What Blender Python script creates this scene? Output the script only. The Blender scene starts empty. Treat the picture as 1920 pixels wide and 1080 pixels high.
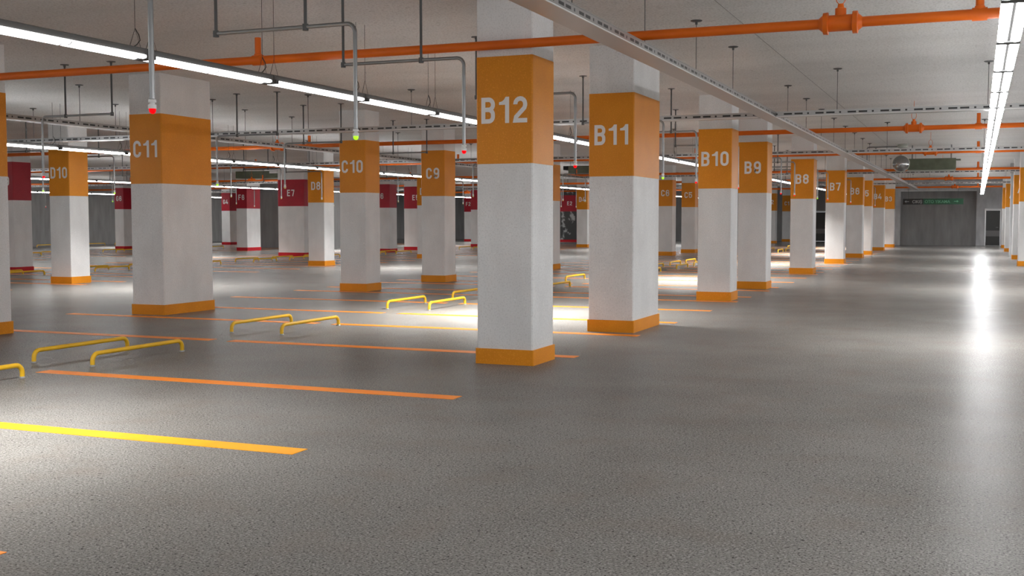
import bpy, math, random
from mathutils import Vector, Matrix
random.seed(4)
SC = bpy.context.scene
COL = SC.collection
PI = math.pi

# ------------------------------------------------------------------ camera
H = 1.45
cam_d = bpy.data.cameras.new('camera')
cam_d.sensor_width = 36.0
cam_d.lens = 2133.3 / 1920 * 36.0
cam_d.clip_start = 0.05
cam_d.clip_end = 300
cam = bpy.data.objects.new('camera', cam_d)
COL.objects.link(cam)
pitch, yaw, roll = math.radians(3.42), math.radians(22.22), math.radians(-0.052)
fw = Vector((-math.sin(yaw) * math.cos(pitch), math.cos(yaw) * math.cos(pitch), -math.sin(pitch)))
rt = Vector((math.cos(yaw), math.sin(yaw), 0))
up = rt.cross(fw)
rr = rt * math.cos(roll) + up * math.sin(roll)
uu = up * math.cos(roll) - rt * math.sin(roll)
cam.matrix_world = Matrix(((rr.x, uu.x, -fw.x, 0), (rr.y, uu.y, -fw.y, 0), (rr.z, uu.z, -fw.z, H), (0, 0, 0, 1)))
SC.camera = cam

# ------------------------------------------------------------------ world, exposure, light levels
world = bpy.data.worlds.new('world')
SC.world = world
world.use_nodes = True
world.node_tree.nodes['Background'].inputs[0].default_value = (0.96, 0.98, 1.0, 1)
world.node_tree.nodes['Background'].inputs[1].default_value = 1.7   # added daylight fill for the column fronts, entering through invented open sides
SC.view_settings.view_transform = 'Standard'
SC.view_settings.look = 'None'
SC.view_settings.exposure = 0.0
SC.view_settings.gamma = 1.0
SC.view_settings.use_curve_mapping = False
TUBE_STRENGTH = 30.0          # every fluorescent tube
BAY_TUBE_STRENGTH = 7.0      # the dimmer row behind the B columns
POOL_WATTS = 230.0            # the stronger lamps, one in seven along each row
POOL_Y = {'main': [14.6, 25.2, 36.0, 46.9, 58.5], 'bay': [5.4, 16.6, 27.4, 38.8, 49.6, 60.5], 'second': [8.5, 19.9, 30.8, 41.8, 52.8, 63.5],
          'fourth': [24.5, 35.5, 46.4, 57.5, 68.0], 'fifth': [38.0, 49.0, 60.0], 'right': [14.6]}
POOL_SHARE = {'main': 0.30, 'bay': 1.55, 'bay_near': 0.85, 'second': 0.65, 'fourth': 0.8, 'fifth': 0.8, 'right': 0.6}
SC.cycles.max_bounces = 8
SC.cycles.diffuse_bounces = 5
SC.cycles.glossy_bounces = 3
SC.cycles.sample_clamp_indirect = 6.0
SC.cycles.use_light_tree = True

ZC = 3.68

# ------------------------------------------------------------------ materials
def mat(name, col=(0.5, 0.5, 0.5), rough=0.6, metal=0.0, spec=0.5, emit=None, es=0.0):
    m = bpy.data.materials.new(name)
    m.use_nodes = True
    b = m.node_tree.nodes['Principled BSDF']
    b.inputs['Base Color'].default_value = (*col, 1)
    b.inputs['Roughness'].default_value = rough
    b.inputs['Metallic'].default_value = metal
    b.inputs['Specular IOR Level'].default_value = spec
    if emit:
        b.inputs['Emission Color'].default_value = (*emit, 1)
        b.inputs['Emission Strength'].default_value = es
    return m

def nn(m, typ, **kw):
    n = m.node_tree.nodes.new(typ)
    for k, v in kw.items():
        setattr(n, k, v)
    return n

def mottle(m, c1, c2, scale, detail=6, stretch=(1, 1, 1), lo=0.35, hi=0.65, speck=None, bump=0.0, bscale=60.0,
           rough=None, bdist=0.004):
    """base colour between two tones by noise, fine specks, bump; all in object space"""
    nt = m.node_tree
    L = nt.links
    b = nt.nodes['Principled BSDF']
    tc = nn(m, 'ShaderNodeTexCoord')
    geo = nn(m, 'ShaderNodeNewGeometry')
    mp = nn(m, 'ShaderNodeMapping')
    mp.inputs['Scale'].default_value = stretch
    L.new(geo.outputs['Position'], mp.inputs['Vector'])
    n1 = nn(m, 'ShaderNodeTexNoise')
    n1.inputs['Scale'].default_value = scale
    n1.inputs['Detail'].default_value = detail
    L.new(mp.outputs['Vector'], n1.inputs['Vector'])
    r1 = nn(m, 'ShaderNodeValToRGB')
    r1.color_ramp.elements[0].position = lo
    r1.color_ramp.elements[1].position = hi
    r1.color_ramp.elements[0].color = (*c1, 1)
    r1.color_ramp.elements[1].color = (*c2, 1)
    L.new(n1.outputs['Fac'], r1.inputs['Fac'])
    out = r1.outputs['Color']
    if speck:
        for (sc, lo2, hi2, tone, f) in speck:
            n2 = nn(m, 'ShaderNodeTexNoise')
            n2.inputs['Scale'].default_value = sc
            n2.inputs['Detail'].default_value = 2
            L.new(geo.outputs['Position'], n2.inputs['Vector'])
            r2 = nn(m, 'ShaderNodeMapRange')
            r2.inputs['From Min'].default_value = lo2
            r2.inputs['From Max'].default_value = hi2
            r2.inputs['To Max'].default_value = f
            L.new(n2.outputs['Fac'], r2.inputs['Value'])
            mx = nn(m, 'ShaderNodeMix', data_type='RGBA')
            mx.inputs['B'].default_value = (*tone, 1)
            L.new(r2.outputs['Result'], mx.inputs['Factor'])
            L.new(out, mx.inputs['A'])
            out = mx.outputs['Result']
    L.new(out, b.inputs['Base Color'])
    if bump > 0:
        n3 = nn(m, 'ShaderNodeTexNoise')
        n3.inputs['Scale'].default_value = bscale
        n3.inputs['Detail'].default_value = 3
        L.new(geo.outputs['Position'], n3.inputs['Vector'])
        bp = nn(m, 'ShaderNodeBump')
        bp.inputs['Strength'].default_value = bump
        bp.inputs['Distance'].default_value = bdist
        L.new(n3.outputs['Fac'], bp.inputs['Height'])
        L.new(bp.outputs['Normal'], b.inputs['Normal'])
    if rough:
        n4 = nn(m, 'ShaderNodeTexNoise')
        n4.inputs['Scale'].default_value = 1.6
        n4.inputs['Detail'].default_value = 5
        L.new(geo.outputs['Position'], n4.inputs['Vector'])
        r4 = nn(m, 'ShaderNodeMapRange')
        r4.inputs['From Min'].default_value = 0.3
        r4.inputs['From Max'].default_value = 0.7
        r4.inputs['To Min'].default_value = rough[0]
        r4.inputs['To Max'].default_value = rough[1]
        L.new(n4.outputs['Fac'], r4.inputs['Value'])
        L.new(r4.outputs['Result'], b.inputs['Roughness'])
    return m

M = {}
M['floor'] = mottle(mat('floor_concrete', rough=0.3, spec=0.5), (0.172, 0.163, 0.151), (0.224, 0.214, 0.199), 0.9, 8, (1, 1, 1), 0.3, 0.7,
                    speck=[(70, 0.50, 0.66, (0.36, 0.35, 0.33), 0.65), (95, 0.52, 0.66, (0.045, 0.043, 0.04), 0.85),
                           (42, 0.645, 0.70, (0.03, 0.028, 0.026), 0.9), (2.2, 0.52, 0.72, (0.19, 0.155, 0.13), 0.3)],
                    bump=0.35, bscale=110, rough=(0.27, 0.33), bdist=0.004)
def soft_gloss(m, share, ior, rough):
    """worn surface: diffuse body under a partial glossy film"""
    nt = m.node_tree
    L = nt.links
    b = nt.nodes['Principled BSDF']
    b.inputs['Specular IOR Level'].default_value = 0.0
    g = nn(m, 'ShaderNodeBsdfGlossy')
    g.inputs['Roughness'].default_value = rough
    g.inputs['Color'].default_value = (0.95, 0.95, 0.95, 1)
    if b.inputs['Normal'].is_linked:
        L.new(b.inputs['Normal'].links[0].from_socket, g.inputs['Normal'])
    f = nn(m, 'ShaderNodeFresnel')
    f.inputs['IOR'].default_value = ior
    k = nn(m, 'ShaderNodeMath', operation='MULTIPLY')
    k.inputs[1].default_value = share
    L.new(f.outputs[0], k.inputs[0])
    mx = nn(m, 'ShaderNodeMixShader')
    L.new(k.outputs[0], mx.inputs[0])
    L.new(b.outputs[0], mx.inputs[1])
    L.new(g.outputs[0], mx.inputs[2])
    L.new(mx.outputs[0], nt.nodes['Material Output'].inputs['Surface'])
soft_gloss(M['floor'], 0.60, 1.07, 0.23)
M['ceiling'] = mottle(mat('ceiling_concrete', rough=0.8, spec=0.2), (0.66, 0.655, 0.645), (0.80, 0.795, 0.785), 0.55, 9, (0.5, 1.6, 1), 0.3, 0.7,
                      speck=[(38, 0.45, 0.7, (0.40, 0.39, 0.375), 0.6), (90, 0.5, 0.7, (0.85, 0.84, 0.83), 0.4), (9, 0.66, 0.72, (0.33, 0.32, 0.3), 0.3)], bump=0.25, bscale=30)
M['wall'] = mottle(mat('wall_dark_concrete', rough=0.8, spec=0.2), (0.24, 0.235, 0.235), (0.33, 0.325, 0.325), 1.3, 7, (2.5, 2.5, 0.5), 0.3, 0.7)
M['wall_light'] = mottle(mat('wall_light_concrete', rough=0.75, spec=0.25), (0.42, 0.42, 0.43), (0.60, 0.60, 0.61), 1.6, 7, (2.0, 2.0, 0.8), 0.3, 0.7)
M['conc'] = mottle(mat('column_concrete', rough=0.62, spec=0.35), (0.70, 0.695, 0.69), (0.80, 0.795, 0.79), 1.4, 8, (2.0, 2.0, 0.7), 0.3, 0.7,
                   speck=[(2.0, 0.45, 0.75, (0.60, 0.585, 0.58), 0.35), (60, 0.5, 0.75, (0.48, 0.47, 0.46), 0.5), (22, 0.66, 0.72, (0.85, 0.84, 0.83), 0.5)], bump=0.12, bscale=40)
M['conc_blotched'] = mottle(mat('stained_concrete', rough=0.5, spec=0.4), (0.05, 0.05, 0.05), (0.42, 0.42, 0.42), 2.2, 4, (1, 1, 1), 0.55, 0.62)  # dark marbled concrete with pale blotches of its own
def paint(name, a, b, rough=0.36):
    return mottle(mat(name, rough=rough, spec=0.2), a, b, 2.2, 7, (1, 1, 1), 0.3, 0.7,
                  speck=[(75, 0.55, 0.75, tuple(min(1, v * 1.5 + 0.03) for v in b), 0.45)], bump=0.12, bscale=60)
M['orange'] = paint('orange_column_paint', (0.62, 0.215, 0.010), (0.70, 0.255, 0.014))
M['red'] = paint('red_column_paint', (0.32, 0.010, 0.022), (0.40, 0.014, 0.030))
M['orange_base'] = paint('orange_kerb_paint', (0.66, 0.225, 0.008), (0.75, 0.27, 0.012), 0.45)
M['red_base'] = paint('red_kerb_paint', (0.42, 0.010, 0.018), (0.52, 0.014, 0.022), 0.45)
M['number'] = mat('number_paint', (0.80, 0.77, 0.75), 0.5)
M['line'] = mottle(mat('line_paint', rough=0.42, spec=0.15), (0.96, 0.25, 0.015), (1.0, 0.30, 0.020), 3.0, 6)
M['line_lit'] = mottle(mat('lit_line_paint', rough=0.42, spec=0.15), (0.95, 0.35, 0.012), (1.0, 0.42, 0.016), 3.0, 6)  # same orange line paint, yellowed to imitate strong lamp light on it
M['pipe'] = mottle(mat('orange_pipe_paint', rough=0.40, spec=0.3), (0.68, 0.125, 0.006), (0.76, 0.150, 0.008), 2.0, 5)
M['stop'] = mottle(mat('yellow_steel_paint', rough=0.38, spec=0.3), (0.78, 0.44, 0.018), (0.86, 0.50, 0.024), 6.0, 5)
M['stop_foot'] = mat('galvanised_foot', (0.45, 0.45, 0.44), 0.45, 0.7)
M['steel'] = mat('galvanised_steel', (0.26, 0.26, 0.26), 0.33, 0.85)
M['edge'] = mat('lit_tray_edge', (0.85, 0.85, 0.84), 0.45, 0.3)  # lamp light caught on the tray lip, put into a paler colour
M['dark_steel'] = mat('dark_rod_steel', (0.10, 0.10, 0.10), 0.5, 0.6)
M['housing'] = mat('lamp_housing_grey', (0.09, 0.088, 0.085), 0.5, 0.2)
M['lamp_dark'] = mat('lamp_end_black', (0.04, 0.04, 0.04), 0.5)
M['clip'] = mat('lamp_clip_grey', (0.30, 0.30, 0.30), 0.5)
M['white_plastic'] = mat('white_plastic', (0.75, 0.75, 0.74), 0.4)
M['tube'] = mat('lamp_tube_glow', (0.9, 0.9, 0.9), 0.3, emit=(0.985, 0.99, 1.0), es=TUBE_STRENGTH)
M['tube_dim'] = mat('dim_tube_glow', (0.9, 0.9, 0.9), 0.3, emit=(0.985, 0.99, 1.0), es=BAY_TUBE_STRENGTH)  # same tubes, set weaker in the row behind the B columns
M['bulb_red'] = mat('indicator_red_glow', (0.3, 0.0, 0.0), 0.5, spec=0.1, emit=(1.0, 0.0, 0.004), es=1.1)
M['bulb_green'] = mat('indicator_green_glow', (0.3, 0.7, 0.02), 0.3, emit=(0.42, 1.0, 0.01), es=1.0)
M['bulb_amber'] = mat('indicator_amber_glass', (0.75, 0.62, 0.18), 0.3)
M['mirror'] = mat('mirror_glass', (0.34, 0.34, 0.34), 0.12, 1.0)
M['mirror_rim'] = mat('mirror_rim_cream', (0.55, 0.54, 0.46), 0.5)
M['fan'] = mottle(mat('fan_olive_green', rough=0.5, spec=0.4), (0.085, 0.10, 0.065), (0.12, 0.135, 0.09), 4, 4)
M['fan_light'] = mat('fan_trim_grey', (0.42, 0.43, 0.38), 0.5)
M['black'] = mat('black_opening', (0.006, 0.006, 0.006), 0.8)
M['sign_black'] = mat('sign_black_panel', (0.015, 0.015, 0.015), 0.4)
M['sign_green'] = mat('sign_green_panel', (0.012, 0.085, 0.040), 0.4)
M['sign_white'] = mat('sign_grey_lettering', (0.40, 0.41, 0.41), 0.5)
M['sign_pale'] = mat('sign_pale_green_lettering', (0.16, 0.42, 0.26), 0.5)
M['door_frame'] = mat('white_door_frame', (0.80, 0.80, 0.80), 0.45)
M['door_leaf'] = mat('dark_door_leaf', (0.045, 0.046, 0.044), 0.4)
M['door_band'] = mat('door_kick_band', (0.17, 0.165, 0.165), 0.5)
M['cable'] = mat('black_cable', (0.03, 0.03, 0.03), 0.6)

def tray_material(axis):
    """galvanised tray with a row of slots punched along its side"""
    m = mat('cable_tray_steel_' + 'xy'[axis], (0.46, 0.455, 0.45), 0.33, 0.85)
    nt = m.node_tree
    L = nt.links
    b = nt.nodes['Principled BSDF']
    g = nn(m, 'ShaderNodeNewGeometry')
    s = nn(m, 'ShaderNodeSeparateXYZ')
    L.new(g.outputs['Position'], s.inputs[0])
    def mth(op, a, bb=None, c=None):
        n = nn(m, 'ShaderNodeMath', operation=op)
        for i, v in enumerate((a, bb, c)):
            if v is None:
                continue
            if isinstance(v, (int, float)):
                n.inputs[i].default_value = v
            else:
                L.new(v, n.inputs[i])
        return n.outputs[0]
    t = mth('FRACT', mth('MULTIPLY', s.outputs[axis], 1 / 0.46))
    def win(x, a, w):
        return mth('LESS_THAN', mth('ABSOLUTE', mth('SUBTRACT', x, a)), w)
    slots = mth('MAXIMUM', mth('MAXIMUM', win(t, 0.22, 0.13), win(t, 0.56, 0.13)), win(t, 0.86, 0.03))
    zz = win(s.outputs[2], 3.030, 0.0125)
    sn = nn(m, 'ShaderNodeSeparateXYZ')
    L.new(g.outputs['Normal'], sn.inputs[0])
    side = mth('GREATER_THAN', mth('ABSOLUTE', sn.outputs[1 - axis]), 0.8)
    f = mth('MULTIPLY', mth('MULTIPLY', slots, zz), side)
    mx = nn(m, 'ShaderNodeMix', data_type='RGBA')
    mx.inputs['A'].default_value = (0.46, 0.455, 0.45, 1)
    mx.inputs['B'].default_value = (0.02, 0.02, 0.02, 1)
    L.new(f, mx.inputs['Factor'])
    L.new(mx.outputs['Result'], b.inputs['Base Color'])
    L.new(mth('MULTIPLY', mth('SUBTRACT', 1, f), 0.85), b.inputs['Metallic'])
    return m
M['tray_x'] = tray_material(0)
M['tray_y'] = tray_material(1)

# ------------------------------------------------------------------ mesh helpers
class MB:
    def __init__(s):
        s.v, s.f, s.sm = [], [], []
    def add(s, vs, fs, smooth=False):
        o = len(s.v)
        s.v += [tuple(p) for p in vs]
        for f in fs:
            s.f.append([i + o for i in f])
            s.sm.append(smooth)
    def box(s, x0, x1, y0, y1, z0, z1):
        s.add([(x0, y0, z0), (x1, y0, z0), (x1, y1, z0), (x0, y1, z0), (x0, y0, z1), (x1, y0, z1), (x1, y1, z1), (x0, y1, z1)],
              [(3, 2, 1, 0), (4, 5, 6, 7), (0, 1, 5, 4), (1, 2, 6, 5), (2, 3, 7, 6), (3, 0, 4, 7)])
        return s
    def prism(s, pts, z0, z1):
        n = len(pts)
        s.add([(x, y, z0) for x, y in pts] + [(x, y, z1) for x, y in pts],
              [tuple(reversed(range(n))), tuple(range(n, 2 * n))] + [(i, (i + 1) % n, n + (i + 1) % n, n + i) for i in range(n)])
        return s
    def cbox(s, w, d, z0, z1, c=0.012):
        a, b = w / 2, d / 2
        return s.prism([(-a + c, -b), (a - c, -b), (a, -b + c), (a, b - c), (a - c, b), (-a + c, b), (-a, b - c), (-a, -b + c)], z0, z1)
    def tube(s, path, r, n=10, caps=True):
        path = [Vector(p) for p in path]
        rs = r if isinstance(r, (list, tuple)) else [r] * len(path)
        ref = None
        rings = []
        for i, p in enumerate(path):
            if i == 0:
                t = path[1] - p
            elif i == len(path) - 1:
                t = p - path[i - 1]
            else:
                t = (p - path[i - 1]).normalized() + (path[i + 1] - p).normalized()
            t = t.normalized() if t.length > 1e-9 else Vector((0, 0, 1))
            if ref is None:
                ref = t.orthogonal().normalized()
            u = (ref - t * ref.dot(t))
            u = u.normalized() if u.length > 1e-6 else t.orthogonal().normalized()
            ref = u
            w = t.cross(u)
            rings.append([p + (u * math.cos(2 * PI * k / n) + w * math.sin(2 * PI * k / n)) * rs[i] for k in range(n)])
        vs = [q for rg in rings for q in rg]
        fs = []
        for i in range(len(rings) - 1):
            for k in range(n):
                a, b = i * n + k, i * n + (k + 1) % n
                fs.append((a, b, b + n, a + n))
        s.add(vs, fs, True)
        if caps:
            s.add(rings[0], [tuple(reversed(range(n)))])
            s.add(rings[-1], [tuple(range(n))])
        return s
    def lathe(s, prof, n=16, at=(0, 0, 0), axis='z'):
        """prof = [(r, h)], revolved; sharp segments kept flat-ish by splitting rings"""
        at = Vector(at)
        for (r0, h0), (r1, h1) in zip(prof[:-1], prof[1:]):
            vs = []
            for r, h in ((r0, h0), (r1, h1)):
                for k in range(n):
                    c, q = math.cos(2 * PI * k / n) * r, math.sin(2 * PI * k / n) * r
                    p = (c, q, h) if axis == 'z' else ((h, c, q) if axis == 'x' else (q, h, c))
                    vs.append(at + Vector(p))
            s.add(vs, [(k, (k + 1) % n, n + (k + 1) % n, n + k) for k in range(n)], True)
        return s
    def mesh(s, name, m):
        me = bpy.data.meshes.new(name)
        me.from_pydata(s.v, [], s.f)
        me.polygons.foreach_set('use_smooth', s.sm)
        me.materials.append(m)
        me.update()
        return me
    def build(s, name, m, parent=None):
        o = bpy.data.objects.new(name, s.mesh(name, m))
        COL.objects.link(o)
        if parent:
            o.parent = parent
        return o

def put(name, me, parent=None, loc=(0, 0, 0), rz=0):
    o = bpy.data.objects.new(name, me)
    COL.objects.link(o)
    o.parent = parent
    o.location = loc
    o.rotation_euler = (0, 0, rz)
    return o

def tag(o, label, cat, group=None, kind=None):
    o['label'] = label
    o['category'] = cat
    if group:
        o['group'] = group
    if kind:
        o['kind'] = kind
    return o

def thing(name, label, cat, loc=(0, 0, 0), group=None, kind=None):
    o = bpy.data.objects.new(name, None)
    o.empty_display_size = 0.1
    COL.objects.link(o)
    o.location = loc
    return tag(o, label, cat, group, kind)

def struct(name, mb, m, label=None):
    o = mb.build(name, m)
    o['kind'] = 'structure'
    if label:
        o['label'] = label
    return o

def copy_tree(o, parent=None):
    c = o.copy()
    COL.objects.link(c)
    c.parent = parent
    for ch in list(o.children):
        copy_tree(ch, c)
    return c

def arc(c, r, a0, a1, n, ax0, ax1):
    """points on an arc about c in the plane of the two axis vectors"""
    c, ax0, ax1 = Vector(c), Vector(ax0), Vector(ax1)
    return [c + (ax0 * math.cos(a0 + (a1 - a0) * i / n) + ax1 * math.sin(a0 + (a1 - a0) * i / n)) * r for i in range(n + 1)]

# ------------------------------------------------------------------ the setting
X0, X1, YF, YB = -48.0, 12.0, -8.0, 79.0
YL = 68.6      # end wall of the main lane
floor = struct('floor', MB().box(X0, X1, YF, YB, -0.2, 0.0), M['floor'], 'polished grey concrete floor with lamp reflections')
ceiling = struct('ceiling', MB().box(X0, X1, YF, YB, ZC, ZC + 0.3), M['ceiling'], 'flat unpainted concrete ceiling slab')
seam = MB()
seam.box(-2.526, -2.519, -10, YL, ZC - 0.002, ZC + 0.01)
so = seam.build('seam', mat('ceiling_joint', (0.30, 0.295, 0.29), 0.9), ceiling)
struct('wall_left', MB().box(X0 - 0.3, X0, YF, YB, 0, ZC), M['wall'], 'dark concrete wall beyond the red columns')
struct('added_parapet_right', MB().box(X1, X1 + 0.3, YF, YB, 0, 0.9), M['wall_light'])  # unseen side, kept low and open so the added daylight enters
struct('added_parapet_front', MB().box(X0, X1, YF - 0.3, YF, 0, 0.9), M['wall'])  # unseen end behind the camera, left open above for the added fill
wb = MB()
wb.box(X0, -10.25, YB, YB + 0.3, 0, ZC)
wb.box(-9.25, -4.5, YB, YB + 0.3, 0, ZC)
wb.box(-10.25, -9.25, YB, YB + 0.3, 2.0, ZC)
struct('wall_back', wb, M['wall'], 'dark concrete wall at the far end of the bays')
struct('wall_side', MB().box(-35.6, -30.9, 51.0, 56.3, 0, ZC), M['wall'], 'dark concrete stair block behind column E7')
# end wall of the lane: pillar, shutter recess, lighter wall with a door
we = MB()
we.box(-4.5, -4.09, YL, YL + 0.6, 0, ZC)
we.box(-0.07, 0.36, YL, YL + 0.6, 0, ZC)
we.box(1.22, X1, YL, YL + 0.6, 0, ZC)
we.box(0.36, 1.22, YL, YL + 0.6, 2.06, ZC)
we.box(-4.09, -0.07, YL, YL + 0.6, 3.05, ZC)
struct('wall_end', we, M['wall_light'], 'pale concrete wall around the dark recess at the lane end')
struct('wall_recess', MB().box(-4.09, -0.07, YL + 0.35, YL + 0.6, 0, 3.05), M['wall'], 'dark recessed wall panel at the end of the lane')
struct('trim_recess', MB().box(-4.09, -0.07, YL - 0.04, YL, 3.05, 3.10), M['door_frame'])

def door(n, x0, x1, y, lab):
    t = bpy.data.objects.new('door_%d' % n, None)
    COL.objects.link(t)
    t.location = (x0, y, 0)
    t['kind'] = 'structure'
    t['label'] = lab
    w = x1 - x0
    f = MB()
    f.box(0, 0.06, -0.06, 0.1, 0, 2.06)
    f.box(w - 0.06, w, -0.06, 0.1, 0, 2.06)
    f.box(0.06, w - 0.06, -0.06, 0.1, 1.96, 2.06)
    f.build('door_frame', M['door_frame'], t)
    MB().box(0.065, w - 0.065, 0.0, 0.05, 0.005, 1.955).build('door_leaf', M['door_leaf'], t)
    MB().box(0.075, w - 0.075, -0.012, 0.0, 0.52, 0.84).build('door_band', M['door_band'], t)
    h = MB()
    h.tube([(w - 0.16, -0.002, 1.02), (w - 0.16, -0.05, 1.02), (w - 0.28, -0.05, 1.02)], 0.01, 8)
    h.build('door_handle', M['steel'], t)
    return t
door(1, 0.36, 1.22, YL + 0.05, 'dark door in a white frame at the right of the lane end')
door(2, -10.25, -9.25, YB + 0.05, 'dark door in a white frame in the far back wall')

# ------------------------------------------------------------------ parking lines
LINE_Y = [3.61, 6.03, 8.37, 11.42, 13.8, 15.72, 18.0, 20.15, 21.45, 23.45, 24.65, 26.85, 28.95, 31.0, 32.3, 34.4, 36.5, 38.6,
          40.1, 42.5, 44.8, 46.6, 48.9, 50.5, 52.7, 54.8, 56.8, 58.3, 60.6, 62.9]
LINE_Y = [y if y < 9 else y - 0.06 for y in LINE_Y]
ROWS = [('B', -8.3, -3.9), ('C', -13.05, -8.57), ('D', -23.05, -18.65), ('E', -27.7, -23.3), ('F', -36.0, -31.7), ('G', -40.7, -36.3)]
far = MB()
cnt = 0
for r, xa, xb in ROWS:
    for y in LINE_Y:
        if r == 'B' and y > 3 or r == 'C' and y > 11 or r == 'D' and y > 17:
            cnt += 1
            if cnt <= 74:
                o = MB().box(xa, xb, y - 0.09, y + 0.09, 0.0, 0.0025).build('parking_line', M['line_lit'] if (r == 'B' and 5 < y < 7) else M['line'], floor)
                if r == 'B' and 5 < y < 7:
                    o['label'] = 'orange painted line, its yellow tint imitating lamp light'
                continue
        if r in 'DEFG' and y > 20:
            far.box(xa, xb, y - 0.09, y + 0.09, 0.0, 0.0025)
fo = far.build('parking_line', M['line'], floor)
fo['kind'] = 'stuff'

# ------------------------------------------------------------------ condensed lettering built from strokes
def glyph(ch):
    """list of centre-line paths (closed flag, pts) in a box W wide, 1 high"""
    t = 0.170
    W = 0.575
    a, b, lo, hi = t / 2, W - t / 2, t / 2, 1 - t / 2
    r = (b - a) / 2
    cx = (a + b) / 2
    def A(cx_, cy_, rx, ry, d0, d1, n=8):
        return [(cx_ + rx * math.cos(math.radians(d0 + (d1 - d0) * i / n)), cy_ + ry * math.sin(math.radians(d0 + (d1 - d0) * i / n))) for i in range(n + 1)]
    top = lambda d0, d1: A(cx, hi - r, r, r, d0, d1)
    bot = lambda d0, d1: A(cx, lo + r, r, r, d0, d1)
    P = []
    if ch == '0':
        P = [(True, top(0, 180) + bot(180, 360))]
    elif ch == '1':
        W = 0.42
        P = [('fill', [(W - t, 0), (W, 0), (W, 1), (W - t + 0.02, 1), (W - t - 0.04, 0.90), (W - t - 0.12, 0.835), (0.0, 0.80), (0.0, 0.70), (W - t, 0.70)])]
    elif ch == '2':
        P = [(False, [(a, 0.70)] + top(180, 0) + [(b, 0.66), (b - 0.03, 0.56), (a + 0.03, 0.22), (a, lo), (W, lo)])]
    elif ch == '3':
        P = [(False, [(a, 0.72)] + top(180, 0) + A(cx, 0.5 + r * 0.9, r, r * 0.9, 0, -90)), (False, A(cx, 0.5 - r * 0.75, r, r * 0.9, 80, 0) + bot(0, -180) + [(a, 0.28)])]
    elif ch == '4':
        P = [(False, [(b - 0.05, 0), (b - 0.05, 0.55)]), (False, [(b - 0.14, 1), (a - 0.03, 0.26), (W + 0.02, 0.26)])]
    elif ch == '5':
        P = [(False, [(W - 0.02, hi), (a, hi), (a, 0.52), (a + 0.08, 0.58)] + A(cx, 0.58 - r + 0.03, r, r, 80, 0) + bot(0, -180) + [(a, 0.28)])]
    elif ch == '6':
        P = [(True, A(cx, 0.56 - r, r, r, 0, 180) + bot(180, 360)), (False, [(a, 0.4), (a, hi - r)] + top(180, 0) + [(b, 0.72)])]
    elif ch == '7':
        P = [(False, [(0, hi), (b, hi), (b, hi - 0.08), (cx - 0.03, 0)])]
    elif ch == '8':
        P = [(True, top(0, 180) + A(cx, 0.53 + r * 0.8, r, r * 0.8, 180, 360)), (True, A(cx, 0.53 - r * 0.8, r, r * 0.8, 0, 180) + bot(180, 360))]
    elif ch == '9':
        P = [(True, top(0, 180) + A(cx, 0.44 + r, r, r, 180, 360)), (False, [(b, 0.6), (b, lo + r)] + bot(0, -180) + [(a, 0.28)])]
    elif ch == 'A':
        P = [(False, [(a - 0.03, 0), (cx, hi + 0.02), (b + 0.03, 0)]), (False, [(a + 0.02, 0.28), (b - 0.02, 0.28)])]
    elif ch == 'B':
        P = [(True, [(a, hi), (b - r * .9, hi)] + A(b - r * .9, hi - r * .95, r * .9, r * .95, 80, 0, 5) + A(b - r * .9, 0.53 + r * .9, r * .9, r * .9, 0, -80, 5) + [(a, 0.53)]),
             (True, [(a, 0.53), (b - r * .9, 0.53)] + A(b - r * .9, 0.53 - r * .95, r * .9, r * .95, 80, 0, 5) + A(b - r * .9, lo + r * .9, r * .9, r * .9, 0, -80, 5) + [(a, lo)])]
    elif ch == 'C':
        P = [(False, [(b, 0.68)] + top(0, 180) + bot(180, 360) + [(b, 0.32)])]
    elif ch == 'D':
        P = [(True, [(a, hi), (b - r, hi)] + A(b - r, hi - r, r, r, 80, 0, 5) + A(b - r, lo + r, r, r, 0, -80, 5) + [(a, lo)])]
    elif ch == 'E':
        P = [(False, [(W - 0.04, hi), (a, hi), (a, lo), (W - 0.04, lo)]), (False, [(a, 0.53), (W - 0.09, 0.53)])]
    elif ch == 'F':
        P = [(False, [(W - 0.04, hi), (a, hi), (a, 0)]), (False, [(a, 0.5), (W - 0.09, 0.5)])]
    elif ch == 'G':
        P = [(False, [(b, 0.68)] + top(0, 180) + bot(180, 360) + [(b, 0.47), (cx, 0.47)])]
    return W, t, P

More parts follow.
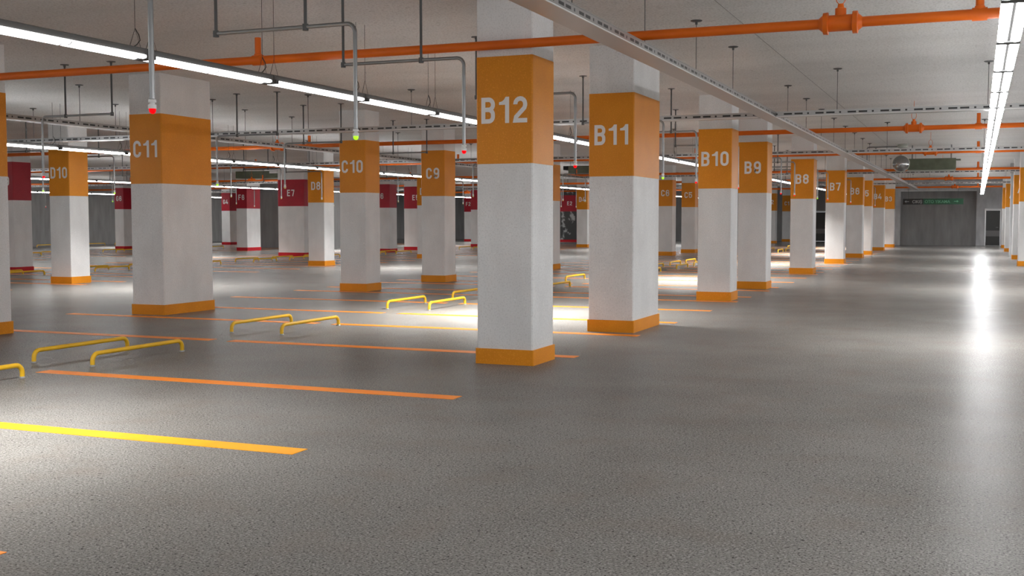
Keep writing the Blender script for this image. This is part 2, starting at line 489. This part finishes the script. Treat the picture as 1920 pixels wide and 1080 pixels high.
def letters(txt, h, m, parent, name, z, y):
    """number centred on x=0, facing -y at y, bottom at z"""
    glyphs = [glyph(c) for c in txt]
    gap = 0.17
    total = sum(g[0] for g in glyphs) + gap * (len(glyphs) - 1)
    x = -total / 2
    mb = MB()
    for W, t, P in glyphs:
        for pi, (closed, pts) in enumerate(P):
            pts = [(p[0] + x, p[1]) for p in pts]
            yy = y - 0.0007 * pi
            if closed == 'fill':
                o_ = len(mb.v)
                mb.v += [(p[0] * h, yy, z + p[1] * h) for p in pts]
                mb.f += [[o_ + i for i in (0, 1, 2, 3, 4, 5, 8)], [o_ + i for i in (5, 6, 7, 8)]]
                mb.sm += [False, False]
                continue
            q = [pts[0]]
            for p in pts[1:]:
                if abs(p[0] - q[-1][0]) + abs(p[1] - q[-1][1]) > 1e-4:
                    q.append(p)
            pts = q
            n = len(pts)
            L, R = [], []
            for i in range(n):
                p = Vector(pts[i])
                pa = Vector(pts[i - 1]) if (closed or i > 0) else None
                pb = Vector(pts[(i + 1) % n]) if (closed or i < n - 1) else None
                d1 = (p - pa).normalized() if pa is not None and (p - pa).length > 1e-6 else None
                d2 = (pb - p).normalized() if pb is not None and (pb - p).length > 1e-6 else None
                d1 = d1 or d2
                d2 = d2 or d1
                n1, n2 = Vector((-d1.y, d1.x)), Vector((-d2.y, d2.x))
                mm = n1 + n2
                if mm.length < 1e-3:
                    mm = n1
                mm.normalize()
                k = 1 / max(0.45, mm.dot(n1))
                off = mm * (t / 2 * k)
                L.append(p + off)
                R.append(p - off)
            vs = [(v.x * h, yy, z + v.y * h) for v in L] + [(v.x * h, yy, z + v.y * h) for v in R]
            rng = range(n if closed else n - 1)
            mb.add(vs, [(i, n + i, n + (i + 1) % n, (i + 1) % n) for i in rng])
        x += W + gap
    return mb.build(name, m, parent)

# ------------------------------------------------------------------ columns
COLY = {12: 10.50, 11: 14.07, 10: 20.3, 9: 24.0, 8: 31.25, 7: 38.9, 6: 45.4, 5: 49.4, 4: 56.2, 3: 63.2, 2: 71.0, 1: 77.4}
_cm = {}
def cmesh(w, d, kind, colr):
    k = (w, d, kind, colr)
    if k not in _cm:
        mb = MB()
        if kind == 'shaft':
            mb.cbox(w, d, 0, ZC - 0.001)
        elif kind == 'band':
            mb.cbox(w + 0.006, d + 0.006, 2.01, 3.07)
        elif kind == 'joint':
            mb.box(w / 2 - 0.016, w / 2 - 0.010, -d / 2 - 0.0012, -d / 2, 0.16, 2.0)
        else:
            mb.cbox(w + 0.03, d + 0.03, 0, 0.155, 0.008)
        _cm[k] = mb.mesh(kind, M[colr])
    return _cm[k]

COLS = []
def column(row, num, xl, xr, y, d=0.6, colr='orange', extra='', shaft='conc', text=True):
    w = round(xr - xl, 3)
    cx, cy = (xl + xr) / 2, y + d / 2
    nm = '%s%d' % (row, num)
    size = 'long' if d > 1 else ('wide' if w > 1 else 'square')
    lab = '%s grey concrete column with %s band marked %s%s' % (size, colr, nm, extra)
    c = thing('concrete_column', lab, 'column', (cx, cy, 0), 'painted parking garage columns', 'thing')
    put('shaft', cmesh(w, d, 'shaft', shaft), c)
    put('painted_band', cmesh(w, d, 'band', colr), c)
    put('painted_base', cmesh(w, d, 'base', colr + '_base'), c)
    if text:
        letters(nm, 0.258, M['number'], c, 'number', 2.410, -d / 2 - 0.0055)
    COLS.append((row, num, cx, cy))
    return c

BX, CX, DX = (-4.67, -4.07), (-12.1, -11.5), (-19.8, -19.2)
column('B', 12, *BX, COLY[12], extra=', nearest column beside the lane')
column('B', 11, *BX, COLY[11], 1.25)
for n in (10, 9, 8, 7, 6, 5, 4, 3):
    column('B', n, *BX, COLY[n], 0.6)
column('C', 12, *CX, COLY[12], extra=', cut off by the picture edge')
column('C', 11, *CX, COLY[11], 1.22)
for n in (10, 9, 8, 6, 5, 4, 3, 2, 1):
    column('C', n, *CX, COLY[n] + (0.1 if n == 8 else 0), 0.6)
for n in (10, 9, 8, 7, 6, 4):
    column('D', n, *DX, COLY[n] + (1.4 if n == 4 else 0), 0.6)
column('E', 9, -25.3, -24.7, 24.0, 0.66, 'red')
column('E', 7, -26.05, -24.83, 38.9, 0.8, 'red')
column('E', 6, -25.55, -24.6, 45.6, 0.7, 'red')
column('E', 5, -25.85, -24.6, 49.4, 0.6, 'red')
column('E', 4, -25.4, -24.2, 56.3, 0.6, 'red')
column('E', 2, -25.6, -24.2, 71.0, 0.6, 'red', shaft='conc_blotched', extra=', its shaft dark with pale stains')
column('F', 6, -32.75, -32.15, 45.4, 1.1, 'red')
column('F', 2, -32.35, -31.75, 70.6, 0.6, 'red')
column('F', 3, -32.6, -32.0, 63.2, 0.6, 'red')
column('G', 6, -40.06, -39.5, 45.4, 1.0, 'red')
column('G', 4, -41.6, -41.0, 56.2, 0.8, 'red')
AX = (1.2, 1.8)
for n in (8, 7, 6, 4, 3):
    column('A', n, 1.2 - (0.04 if n < 5 else 0), 1.8, COLY[n], 0.6)
p = thing('grey_pillar', 'narrow unpainted grey pillar between columns A6 and A4', 'pillar', (1.32, 49.7, 0), None, 'thing')
MB().cbox(0.26, 0.3, 0, ZC, 0.02).build('shaft', M['wall_light'], p)
MB().box(-0.15, 0.15, -0.17, 0.17, 3.3, ZC).build('capital', M['wall'], p)

# ordinal labels along the rows, with columns as landmarks
ORD = ['first', 'second', 'third', 'fourth', 'fifth', 'sixth', 'seventh', 'eighth', 'ninth', 'tenth', 'eleventh', 'twelfth', 'thirteenth', 'fourteenth', 'fifteenth', 'sixteenth']
def landmark(items, row, fmt_past, fmt_before):
    """items: [(obj, y)] along one row -> labels by count beyond the last column passed"""
    cy = sorted((COLY[n] + 0.3, n) for n in COLY)
    buckets = {}
    for o, y in sorted(items, key=lambda a: a[1]):
        prev = [n for c, n in cy if c <= y]
        key = prev[-1] if prev else None
        buckets.setdefault(key, []).append(o)
    for key, os_ in buckets.items():
        m_ = len(os_)
        for i, o in enumerate(os_):
            if key is None:
                o['label'] = fmt_before.format(o=ORD[min(15, m_ - 1 - i)], c='%s12' % row)
            else:
                o['label'] = fmt_past.format(o=ORD[min(15, i)], c='%s%d' % (row, key))

# ------------------------------------------------------------------ strip lamps
LSTEP = 1.828
LZ = 2.8
def lamp_proto(wires, tube='tube'):
    t = bpy.data.objects.new('tube_lamp', None)
    COL.objects.link(t)
    hl = LSTEP / 2
    b = MB()
    b.prism([(-0.068, 0), (0.068, 0), (0.068, 1), (-0.068, 1)], 0, 1)
    b = MB()
    # housing: shallow channel profile extruded along y; z counted from the tube bottoms (LZ)
    prof = [(-0.064, 0.037), (0.064, 0.037), (0.064, 0.080), (0.036, 0.092), (-0.036, 0.092), (-0.064, 0.080)]
    prof = [(x, LZ + z) for x, z in prof]
    n = len(prof)
    y0, y1 = -hl + 0.005, hl - 0.005
    b.add([(x, y0, z) for x, z in prof] + [(x, y1, z) for x, z in prof],
          [tuple(range(n)), tuple(reversed(range(n, 2 * n)))] + [(i, n + i, n + (i + 1) % n, (i + 1) % n) for i in range(n)])
    b.box(-0.009, 0.009, y0, y1, LZ + 0.016, LZ + 0.037)
    b.build('housing', M['housing'], t)
    for s in (-1, 1):
        tb = MB().tube([(s * 0.048, -hl + 0.06, 0), (s * 0.048, hl - 0.06, 0)], 0.034, 14)
        tb.v = [(x, y, LZ + 0.018 + z * 0.52) for x, y, z in tb.v]
        tb.build('tube', M[tube], t)
    for s in (-1, 1):
        c = MB()
        ya = s * (hl - 0.031)
        c.box(-0.083, 0.083, ya - 0.027, ya + 0.027, LZ + 0.001, LZ + 0.037)
        c.build('end_cap', M['lamp_dark'], t)
    c = MB()
    for s in (-1, 1):
        c.tube([(s * 0.048 + 0.036 * math.cos(a), 0, LZ + 0.019 + 0.021 * math.sin(a)) for a in [PI + PI * i / 8 for i in range(9)]], 0.005, 5)
    c.build('clip', M['clip'], t)
    if wires:
        zt = LZ + 0.088
        for s in (-1, 1):
            yy = s * (hl - 0.10)
            w = MB()
            w.tube([(0, yy - 0.07, zt), (0, yy, zt + 0.16), (0, yy + 0.07, zt)], 0.0024, 4)
            w.tube([(0, yy, zt + 0.16), (0, yy, ZC)], 0.0024, 4)
            w.build('hanging_wire', M['cable'], t)
        w = MB()
        pts = [(0, hl - 0.10, zt + 0.16), (0, hl - 0.055, zt + 0.115), (0, hl - 0.04, zt + 0.07), (0, hl - 0.08, zt + 0.03), (0, hl - 0.13, zt)]
        w.tube(pts, 0.0045, 5)
        w.build('power_cable', M['cable'], t)
    tag(t, '', 'lamp')
    return t

pA = lamp_proto(True)
pB = lamp_proto(False)
pC = lamp_proto(True, 'tube_dim')
used = {id(pA): False, id(pB): False, id(pC): False}
LROWS = [('main', 'B', 0.19, -7.5, 67.5, 'over the lane'), ('bay', 'B', -6.54, -7.5, 67.5, 'behind the B columns'),
         ('second', 'C', -16.3, -2, 77.0, 'left of the C columns'), ('fourth', 'E', -28.7, 18, 77.0, 'left of the E columns'),
         ('fifth', 'G', -42.3, 30, 77.0, 'by the far left wall'), ('right', 'A', 7.0, -7, 30.0, 'right of the lane, off the picture')]
beams = []
LD = bpy.data.lights.new('lamp_beam', 'AREA')
LD.shape = 'RECTANGLE'
LD.size = 0.15
LD.size_y = LSTEP - 0.12
LD.energy = POOL_WATTS
LD.color = (1.0, 0.99, 0.965)
LD.spread = math.radians(125)
for key, crow, x, ya, yb, where in LROWS:
    items = []
    k = math.ceil((ya - 7.80) / LSTEP)
    while True:
        yc = 7.80 + (k + 0.5) * LSTEP
        if yc + LSTEP / 2 > yb:
            break
        k += 1
        if yc > 50 and x < -10 and False:
            continue
        proto = pA if yc < 34 and x > -20 else pB
        if key == 'bay':
            proto = pC
        if not used[id(proto)]:
            o = proto
            used[id(proto)] = True
        else:
            o = copy_tree(proto)
        o.location = (x, yc, 0)
        o['group'] = 'tube lamps in the row %s' % where
        items.append((o, yc))
    beams += [(o, key) for py in POOL_Y[key] for o in [min(items, key=lambda a: abs(a[1] - py))[0]]]
    landmark(items, crow, 'white tube lamp, row %s, {o} past column {c}' % where,
             'white tube lamp, row %s, {o} before column {c}' % where)
LDK = {}
for key in POOL_SHARE:
    LDK[key] = LD.copy()
    LDK[key].energy = POOL_WATTS * POOL_SHARE[key]
for o, key in beams:
    lo = bpy.data.objects.new('lamp_beam', LDK['bay_near' if key == 'bay' and o.location.y < 8 else key])
    COL.objects.link(lo)
    lo.parent = o
    lo.location = (0, 0, LZ - 0.008)

# ------------------------------------------------------------------ parking indicators on bent conduits
BULB = {'red': 'bulb_red', 'green': 'bulb_green', 'amber': 'bulb_amber'}
def indicator_proto(color, sgn):
    t = bpy.data.objects.new('parking_indicator', None)
    COL.objects.link(t)
    zt = 2.95
    for dx in (0.44, 1.28):
        r = MB()
        r.tube([(-sgn * dx, 0, zt - 0.02), (-sgn * dx, 0, ZC - 0.012)], 0.013, 8)
        r.lathe([(0.0, zt - 0.028), (0.024, zt - 0.028), (0.024, zt + 0.022), (0.0, zt + 0.022)], 8, (-sgn * dx, 0, 0))
        ro = r.build('support_rod', M['dark_steel'], t)
        f = MB()
        f.lathe([(0.0, ZC), (0.062, ZC), (0.062, ZC - 0.008), (0.018, ZC - 0.010), (0.018, ZC - 0.03), (0, ZC - 0.03)], 10, (-sgn * dx, 0, 0))
        f.build('ceiling_flange', M['dark_steel'], ro)
    c = MB()
    rb = 0.07
    path = [(-sgn * 1.30, 0, zt), (-sgn * rb, 0, zt)] + [(-sgn * rb + sgn * rb * math.sin(a), 0, zt - rb + rb * math.cos(a)) for a in [PI / 2 * i / 6 for i in range(1, 7)]] + [(0, 0, 2.15)]
    c.tube(path, 0.0165, 10)
    c.build('bent_conduit', M['steel'], t)
    k = 0.68
    h = MB()
    h.lathe([(r_ * k, z_ - 0.018) for r_, z_ in [(0.0, 2.165), (0.030, 2.165), (0.034, 2.158), (0.034, 2.148), (0.022, 2.146), (0.022, 2.138), (0.036, 2.134), (0.036, 2.112), (0.0, 2.112)]], 14)
    h.build('sensor_collar', M['white_plastic'], t)
    b = MB()
    b.lathe([(r_ * k, z_ - 0.018) for r_, z_ in [(0.030, 2.112), (0.030, 2.102), (0.027, 2.094), (0.020, 2.087), (0.010, 2.083), (0.0, 2.082)]], 14)
    b.build('bulb', M[BULB[color]], t)
    tag(t, '', 'parking indicator')
    return t
_ip = {}
IND = {
 ('B', -4.43, 1): [(5.35, 'red'), (7.68, 'green'), (9.67, 'red'), (12.83, 'red'), (16.9, 'green'), (19.1, 'red'), (22.75, 'red'), (25.7, 'green'), (28.1, 'red'), (30.3, 'red'),
                   (33.0, 'red'), (34.9, 'green'), (37.4, 'red'), (42.3, 'red'), (44.5, 'red'), (48.0, 'red'), (55.5, 'red'), (61.5, 'red')],
 ('C', -12.61, -1): [(12.83, 'red'), (16.93, 'green'), (19.08, 'amber'), (22.75, 'amber'), (25.7, 'amber'), (28.1, 'amber'), (30.3, 'amber'), (35.3, 'amber'), (37.6, 'amber'), (42.3, 'amber'), (52.0, 'amber')],
 ('D', -18.7, 1): [(19.0, 'green'), (21.2, 'green'), (25.7, 'amber'), (28.1, 'amber'), (30.3, 'amber'), (35.3, 'amber'), (40.7, 'amber'), (52.1, 'amber'), (54.3, 'amber')],
 ('E', -26.9, -1): [(30.4, 'green'), (37.3, 'amber'), (44.6, 'amber')],
 ('F', -31.3, 1): [(36.7, 'amber'), (44.8, 'amber')],
 ('G', -41.0, -1): [(41.8, 'red'), (58.0, 'amber')],
}
for (row, x, sgn), lst in IND.items():
    per = {}
    for y, colr in lst:
        key = (colr, sgn)
        if key not in _ip:
            o = _ip[key] = indicator_proto(colr, sgn)
        else:
            o = copy_tree(_ip[key])
        o.location = (x, y, 0)
        o['group'] = 'parking indicators along the %s columns' % row
        o['_c'] = colr
        per.setdefault('all', []).append((o, y))
    landmark(per['all'], row, 'parking indicator on bent steel pipe, {o} past column {c}', 'parking indicator on bent steel pipe, {o} before column {c}')
    for o, y in per['all']:
        cc = o['_c']
        o['label'] = {'red': 'red-lit ', 'green': 'green-lit ', 'amber': 'unlit pale '}[cc] + o['label']
        del o['_c']

# ------------------------------------------------------------------ wheel stops
def stop_proto():
    t = bpy.data.objects.new('wheel_stop', None)
    COL.objects.link(t)
    hl, zt, r = 0.69, 0.125, 0.075
    path = [(0, -hl, 0.016)] + [(0, -hl + r - r * math.cos(a), zt - r + r * math.sin(a)) for a in [PI / 2 * i / 6 for i in range(7)]]
    path += [(0, hl - r + r * math.sin(a), zt - r + r * math.cos(a)) for a in [PI / 2 * i / 6 for i in range(7)]] + [(0, hl, 0.016)]
    MB().tube(path, 0.0225, 12).build('bent_rail', M['stop'], t)
    for s in (-1, 1):
        MB().lathe([(0.0, 0.0), (0.030, 0.0), (0.030, 0.010), (0.025, 0.016), (0.0, 0.017)], 12, (0, s * hl, 0)).build('foot', M['stop_foot'], t)
    tag(t, '', 'wheel stop', 'yellow tubular wheel stops')
    return t
sp = stop_proto()
first = True
STOPY = [7.25, 9.53, 12.86, 17.05, 19.55, 22.5, 25.75, 28.0, 30.1, 33.3, 35.5, 37.6, 41.3, 43.6, 47.8, 51.6, 53.8, 59.4]
for row, x, ymin, side in (('B', -8.12, 7, 'facing the main lane'), ('C', -8.88, 9, 'backing the C row bays'), ('D', -22.85, 18, 'at the D row bays'), ('E', -23.6, 18, 'at the E row bays'),
                     ('F', -35.8, 30, 'at the F row bays'), ('G', -36.55, 30, 'at the G row bays'), ('G', -46.9, 40, 'by the far left wall')):
    items = []
    for y in STOPY:
        if y < ymin:
            continue
        if first:
            o = sp
            first = False
        else:
            o = copy_tree(sp)
        o.location = (x, y, 0)
        items.append((o, y))
    landmark(items, row, 'yellow wheel stop %s, {o} past column {c}' % side, 'yellow wheel stop %s, {o} before column {c}' % side)

# ------------------------------------------------------------------ cable trays
TB, TT = 2.992, 3.068
def tray_profile(mb, along, a0, a1, c0, c1):
    """open U channel whose rolled lower edge is coloured as if lit"""
    t = 0.004
    if along == 'y':
        mb.box(c0, c1, a0, a1, TB, TB + t)
        mb.box(c0, c0 + t, a0, a1, TB + t, TT)
        mb.box(c1 - t, c1, a0, a1, TB + t, TT)
        mb.box(c0 - 0.008, c0, a0, a1, TT - 0.006, TT)
        mb.box(c1, c1 + 0.008, a0, a1, TT - 0.006, TT)
    else:
        mb.box(a0, a1, c0, c1, TB, TB + t)
        mb.box(a0, a1, c0, c0 + t, TB + t, TT)
        mb.box(a0, a1, c1 - t, c1, TB + t, TT)
        mb.box(a0, a1, c0 - 0.008, c0, TT - 0.006, TT)
        mb.box(a0, a1, c1, c1 + 0.008, TT - 0.006, TT)

hang_me = None
def hanger(parent, x, y):
    global hang_me
    if hang_me is None:
        h = MB()
        h.tube([(0, 0, TB + 0.004), (0, 0, ZC - 0.01)], 0.0045, 6)
        h.lathe([(0.0, ZC), (0.066, ZC), (0.066, ZC - 0.007), (0.050, ZC - 0.014), (0.014, ZC - 0.018), (0.014, ZC - 0.045), (0, ZC - 0.045)], 10)
        hang_me = h.mesh('hanger', M['dark_steel'])
    return put('hanger', hang_me, parent, (x, y, 0))

def tray(label, along, a0, a1, c0, c1, hs):
    o = bpy.data.objects.new('cable_tray', None)
    COL.objects.link(o)
    tag(o, label, 'cable tray', 'perforated cable trays')
    mb = MB()
    tray_profile(mb, along, a0, a1, c0, c1)
    mb.build('channel', M['tray_' + along], o)
    e = MB()
    if along == 'y':
        e.tube([(c1 + 0.002, a0, TB + 0.002), (c1 + 0.002, a1, TB + 0.002)], 0.006, 8)
    else:
        e.tube([(a0, c0 - 0.002, TB + 0.002), (a1, c0 - 0.002, TB + 0.002)], 0.006, 8)
    e.build('rolled_edge', M['edge'], o)
    for h in hs:
        hanger(o, *( (((c0 + c1) / 2, h)) if along == 'y' else (h, (c0 + c1) / 2)))
    return o
tray('long perforated steel cable tray running above the main lane', 'y', -8, 62.5, -3.085, -2.845, [8.5, 10.6, 12.73, 14.81, 19.4, 21.6, 23.8, 25.96] + [28.3 + 2.2 * i for i in range(15)])
tray('long perforated steel cable tray beyond the C columns', 'y', 6, 70, -13.86, -13.64, [12.73, 14.81, 19.4, 21.1, 23.8, 25.96] + [28.3 + 2.2 * i for i in range(12)])
for yy, nm in ((17.42, 'in front of column B10'), (27.45, 'past column B9'), (40.4, 'past column B7'), (52.6, 'past column B5')):
    tray('cross tray %s, right of the lane tray' % nm, 'x', -2.83, 11.9, yy, yy + 0.22, [-1.96 + 2.06 * i for i in range(6)])
    tray('cross tray %s, between the long trays' % nm, 'x', -13.62, -3.10, yy, yy + 0.22, [-4.9 - 2.06 * i for i in range(5)])
    tray('cross tray %s, left of the far long tray' % nm, 'x', -47.9, -13.88, yy, yy + 0.22, [-15.4 - 2.06 * i for i in range(12)])

# ------------------------------------------------------------------ orange sprinkler pipes
PZ = 3.172
def sprinkler(y, label, x0=-47.9, x1=11.9):
    o = bpy.data.objects.new('sprinkler_pipe', None)
    COL.objects.link(o)
    o.location = (0, y, 0)
    tag(o, label, 'pipe', 'orange sprinkler pipes')
    MB().tube([(x0, 0, PZ), (x1, 0, PZ)], 0.045, 16).build('pipe_run', M['pipe'], o)
    for x in (-1.15, -15.3, -29.4, -43.5):
        c = MB()
        c.lathe([(0.046, -0.185), (0.075, -0.15), (0.095, -0.145), (0.098, -0.105), (0.072, -0.10), (0.072, 0.10), (0.098, 0.105), (0.098, 0.145), (0.075, 0.15), (0.046, 0.185)], 20, (x, 0, PZ), 'x')
        c.lathe([(0.048, 0.06), (0.048, 0.125), (0.030, 0.13), (0.024, 0.165), (0.0, 0.17)], 14, (x, 0, PZ))
        co = c.build('flanged_coupling', M['pipe'], o)
        lp = MB()
        lp.tube([(x + 0.045 * math.cos(a), 0, PZ + 0.235 + 0.075 * math.sin(a)) for a in [2 * PI * i / 14 - PI / 2 for i in range(15)]], 0.004, 5)
        lp.tube([(x, 0, PZ + 0.31), (x, 0, ZC)], 0.004, 5)
        lp.build('hanging_loop', M['pipe'], co)
    for i in range(7):
        x = -0.02 - 7.2 * i
        c = MB()
        c.lathe([(0.046, -0.06), (0.056, -0.06), (0.056, 0.06), (0.046, 0.06)], 16, (x, 0, PZ), 'x')
        c.lathe([(0.042, 0.0), (0.042, 0.065), (0.034, 0.07), (0.034, 0.24), (0.0, 0.24)], 14, (x, 0, PZ))
        c.build('riser_tee', M['pipe'], o)
    x = 11.0
    return o
for y, lab in ((10.44, 'in front of column B12, the nearest one'), (22.85, 'crossing in front of column B9'), (31.95 - 0.9, 'crossing in front of column B8'), (41.9, 'crossing past column B7'),
               (51.2, 'crossing past column B5'), (64.6, 'crossing past column B3')):
    sprinkler(y, 'orange sprinkler pipe %s' % lab)

# ------------------------------------------------------------------ convex mirror, ceiling conduit and box
t = thing('convex_mirror', 'round convex mirror with a cream rim hanging over the lane', 'mirror', (-2.13, 35.6, 3.1))
dirv = Vector((0 + 2.13 + -1.2, -35.6, -0.5)).normalized()
rot = dirv.to_track_quat('Z', 'Y').to_euler()
mb = MB()
R = 0.235
prof = [(R * math.sin(a) , 0.10 * math.cos(a)) for a in [PI / 2 * i / 10 for i in range(11)]]
mb.lathe(prof, 32)
g = mb.build('mirror_dome', M['mirror'], t)
g.rotation_euler = rot
mb = MB()
mb.lathe([(R - 0.01, 0.004), (R + 0.006, 0.01), (R + 0.014, 0.0), (R + 0.012, -0.05), (R - 0.02, -0.085), (0.06, -0.11), (0.0, -0.11)], 32)
g = mb.build('mirror_rim', M['mirror_rim'], t)
g.rotation_euler = rot
MB().tube([(0, 0.10, 0.02), (0, 0.10, 0.465)], 0.035, 10).build('hanging_stem', M['steel'], t)
t = thing('junction_box', 'pale ceiling box with a bent conduit above the convex mirror', 'junction box', (-2.10, 35.72, ZC - 0.11))
MB().lathe([(0.0, 0.0), (0.13, 0.0), (0.15, 0.03), (0.15, 0.08), (0.13, 0.11), (0, 0.11)], 16).build('box_body', M['fan_light'], t)
MB().tube([(-0.13, 0, 0.04), (-0.95, 0, 0.04), (-0.98, 0, 0.03), (-1.0, 0, 0.0), (-1.0, 0, -0.35)], 0.022, 8).build('bent_conduit', M['steel'], t)

# ------------------------------------------------------------------ jet fans
def jetfan(x0, x1, y, z0, z1, label, ends=False, box=False):
    t = thing('jet_fan', label, 'fan', ((x0 + x1) / 2, y, z0), 'olive green jet fans under the ceiling')
    w, h = x1 - x0, z1 - z0
    d = 0.55
    b = MB()
    # casing: shallow box that swells a little at its inlet side
    n = 8
    for i in range(n):
        xa, xb = -w / 2 + w * i / n, -w / 2 + w * (i + 1) / n
        ta = 0.02 * math.sin(PI * i / n)
        tb = 0.02 * math.sin(PI * (i + 1) / n)
        vs = [(xa, -d / 2, -ta), (xb, -d / 2, -tb), (xb, d / 2, -tb), (xa, d / 2, -ta), (xa, -d / 2, h), (xb, -d / 2, h), (xb, d / 2, h), (xa, d / 2, h)]
        b.add(vs, [(3, 2, 1, 0), (4, 5, 6, 7), (0, 1, 5, 4), (2, 3, 7, 6)] + ([(3, 0, 4, 7)] if i == 0 else []) + ([(1, 2, 6, 5)] if i == n - 1 else []))
    b.build('casing', M['fan'], t)
    MB().box(-w / 2, w / 2, -d / 2 - 0.012, -d / 2 + 0.05, -0.055, -0.028).build('lower_rim', M['fan_light'], t)
    MB().box(w / 2 + 0.001, w / 2 + 0.13, -d / 2, d / 2, h - 0.06, h - 0.03).build('outlet_flap', M['fan'], t)
    if ends:
        for s in (-1, 1):
            MB().box(s * w / 2 - (0.2 if s < 0 else 0), s * w / 2 + (0.2 if s > 0 else 0), -d / 2 - 0.02, d / 2, h * 0.45, h).build('inlet_grille', M['black'], t)
    if box:
        MB().box(w * 0.28, w * 0.44, -d / 2 - 0.10, -d / 2 - 0.001, h * 0.62, h * 0.92).build('control_box', M['white_plastic'], t)
    for s in (-1, 1):
        MB().box(s * w * 0.4 - 0.02, s * w * 0.4 + 0.02, -0.03, 0.03, h, ZC - z0).build('bracket', M['steel'], t)
    return t
jetfan(-2.0, -0.63, 36.5, 2.95, 3.27, 'olive green jet fan beside the convex mirror over the lane')
jetfan(-30.4, -28.05, 42.4, 3.30, 3.60, 'olive green jet fan with a small white box, left of column E7', box=True)
jetfan(-14.9, -13.1, 42.6, 3.28, 3.56, 'olive green jet fan with black square inlets, between columns B12 and B11', ends=True)

# ------------------------------------------------------------------ hanging sign
t = thing('direction_sign', 'long black and green hanging sign at the end of the lane', 'sign', (-2.3, 65.6, 2.27))
sx = -2.3
MB().box(-3.78 - sx, -2.74 - sx, -0.03, 0.03, 0, 0.31).build('black_panel', M['sign_black'], t)
MB().box(-2.739 - sx, -0.72 - sx, -0.03, 0.03, 0, 0.31).build('green_panel', M['sign_green'], t)
for xx in (-3.5, -1.0):
    MB().tube([(xx - sx, 0, 0.31), (xx - sx, 0, ZC - 2.27)], 0.008, 6).build('hanging_rod', M['dark_steel'], t)
def sign_text(s, x, m, size, name, wx):
    cu = bpy.data.curves.new(name, 'FONT')
    cu.body = s
    cu.size = size
    cu.offset = 0.004
    cu.align_x = 'LEFT'
    tmp = bpy.data.objects.new(name + '_source', cu)
    COL.objects.link(tmp)
    bpy.context.view_layer.update()
    dg = bpy.context.evaluated_depsgraph_get()
    me = bpy.data.meshes.new_from_object(tmp.evaluated_get(dg))
    bpy.data.objects.remove(tmp)
    bpy.data.curves.remove(cu)
    xs = [v.co.x for v in me.vertices]
    k = wx / (max(xs) - min(xs))
    x_min = min(xs)
    for v in me.vertices:
        v.co.x = (v.co.x - x_min) * k
    me.materials.clear()
    me.materials.append(m)
    o = put(name, me, t, (x, -0.0325, 0.075))
    o.rotation_euler = (PI / 2, 0, 0)
    return o
sign_text('\u00c7IKI\u015e', -3.30 - sx, M['sign_white'], 0.225, 'exit_lettering', 0.50)
sign_text('OTO YIKAMA', -2.66 - sx, M['sign_pale'], 0.225, 'car_wash_lettering', 1.28)
def arrow(x, s, m, name):
    mb = MB()
    mb.add([(x - 0.11, -0.0325, 0.145), (x + 0.11, -0.0325, 0.145), (x + 0.11, -0.0325, 0.175), (x - 0.11, -0.0325, 0.175)], [(0, 1, 2, 3)])
    mb.add([(x + s * 0.12, -0.0326, 0.16), (x + s * 0.03, -0.0326, 0.225), (x + s * 0.03, -0.0326, 0.095)], [(0, 1, 2)])
    return mb.build(name, m, t)
arrow(-3.58 - sx, -1, M['sign_white'], 'left_arrow')
arrow(-1.08 - sx, 1, M['sign_pale'], 'right_arrow')
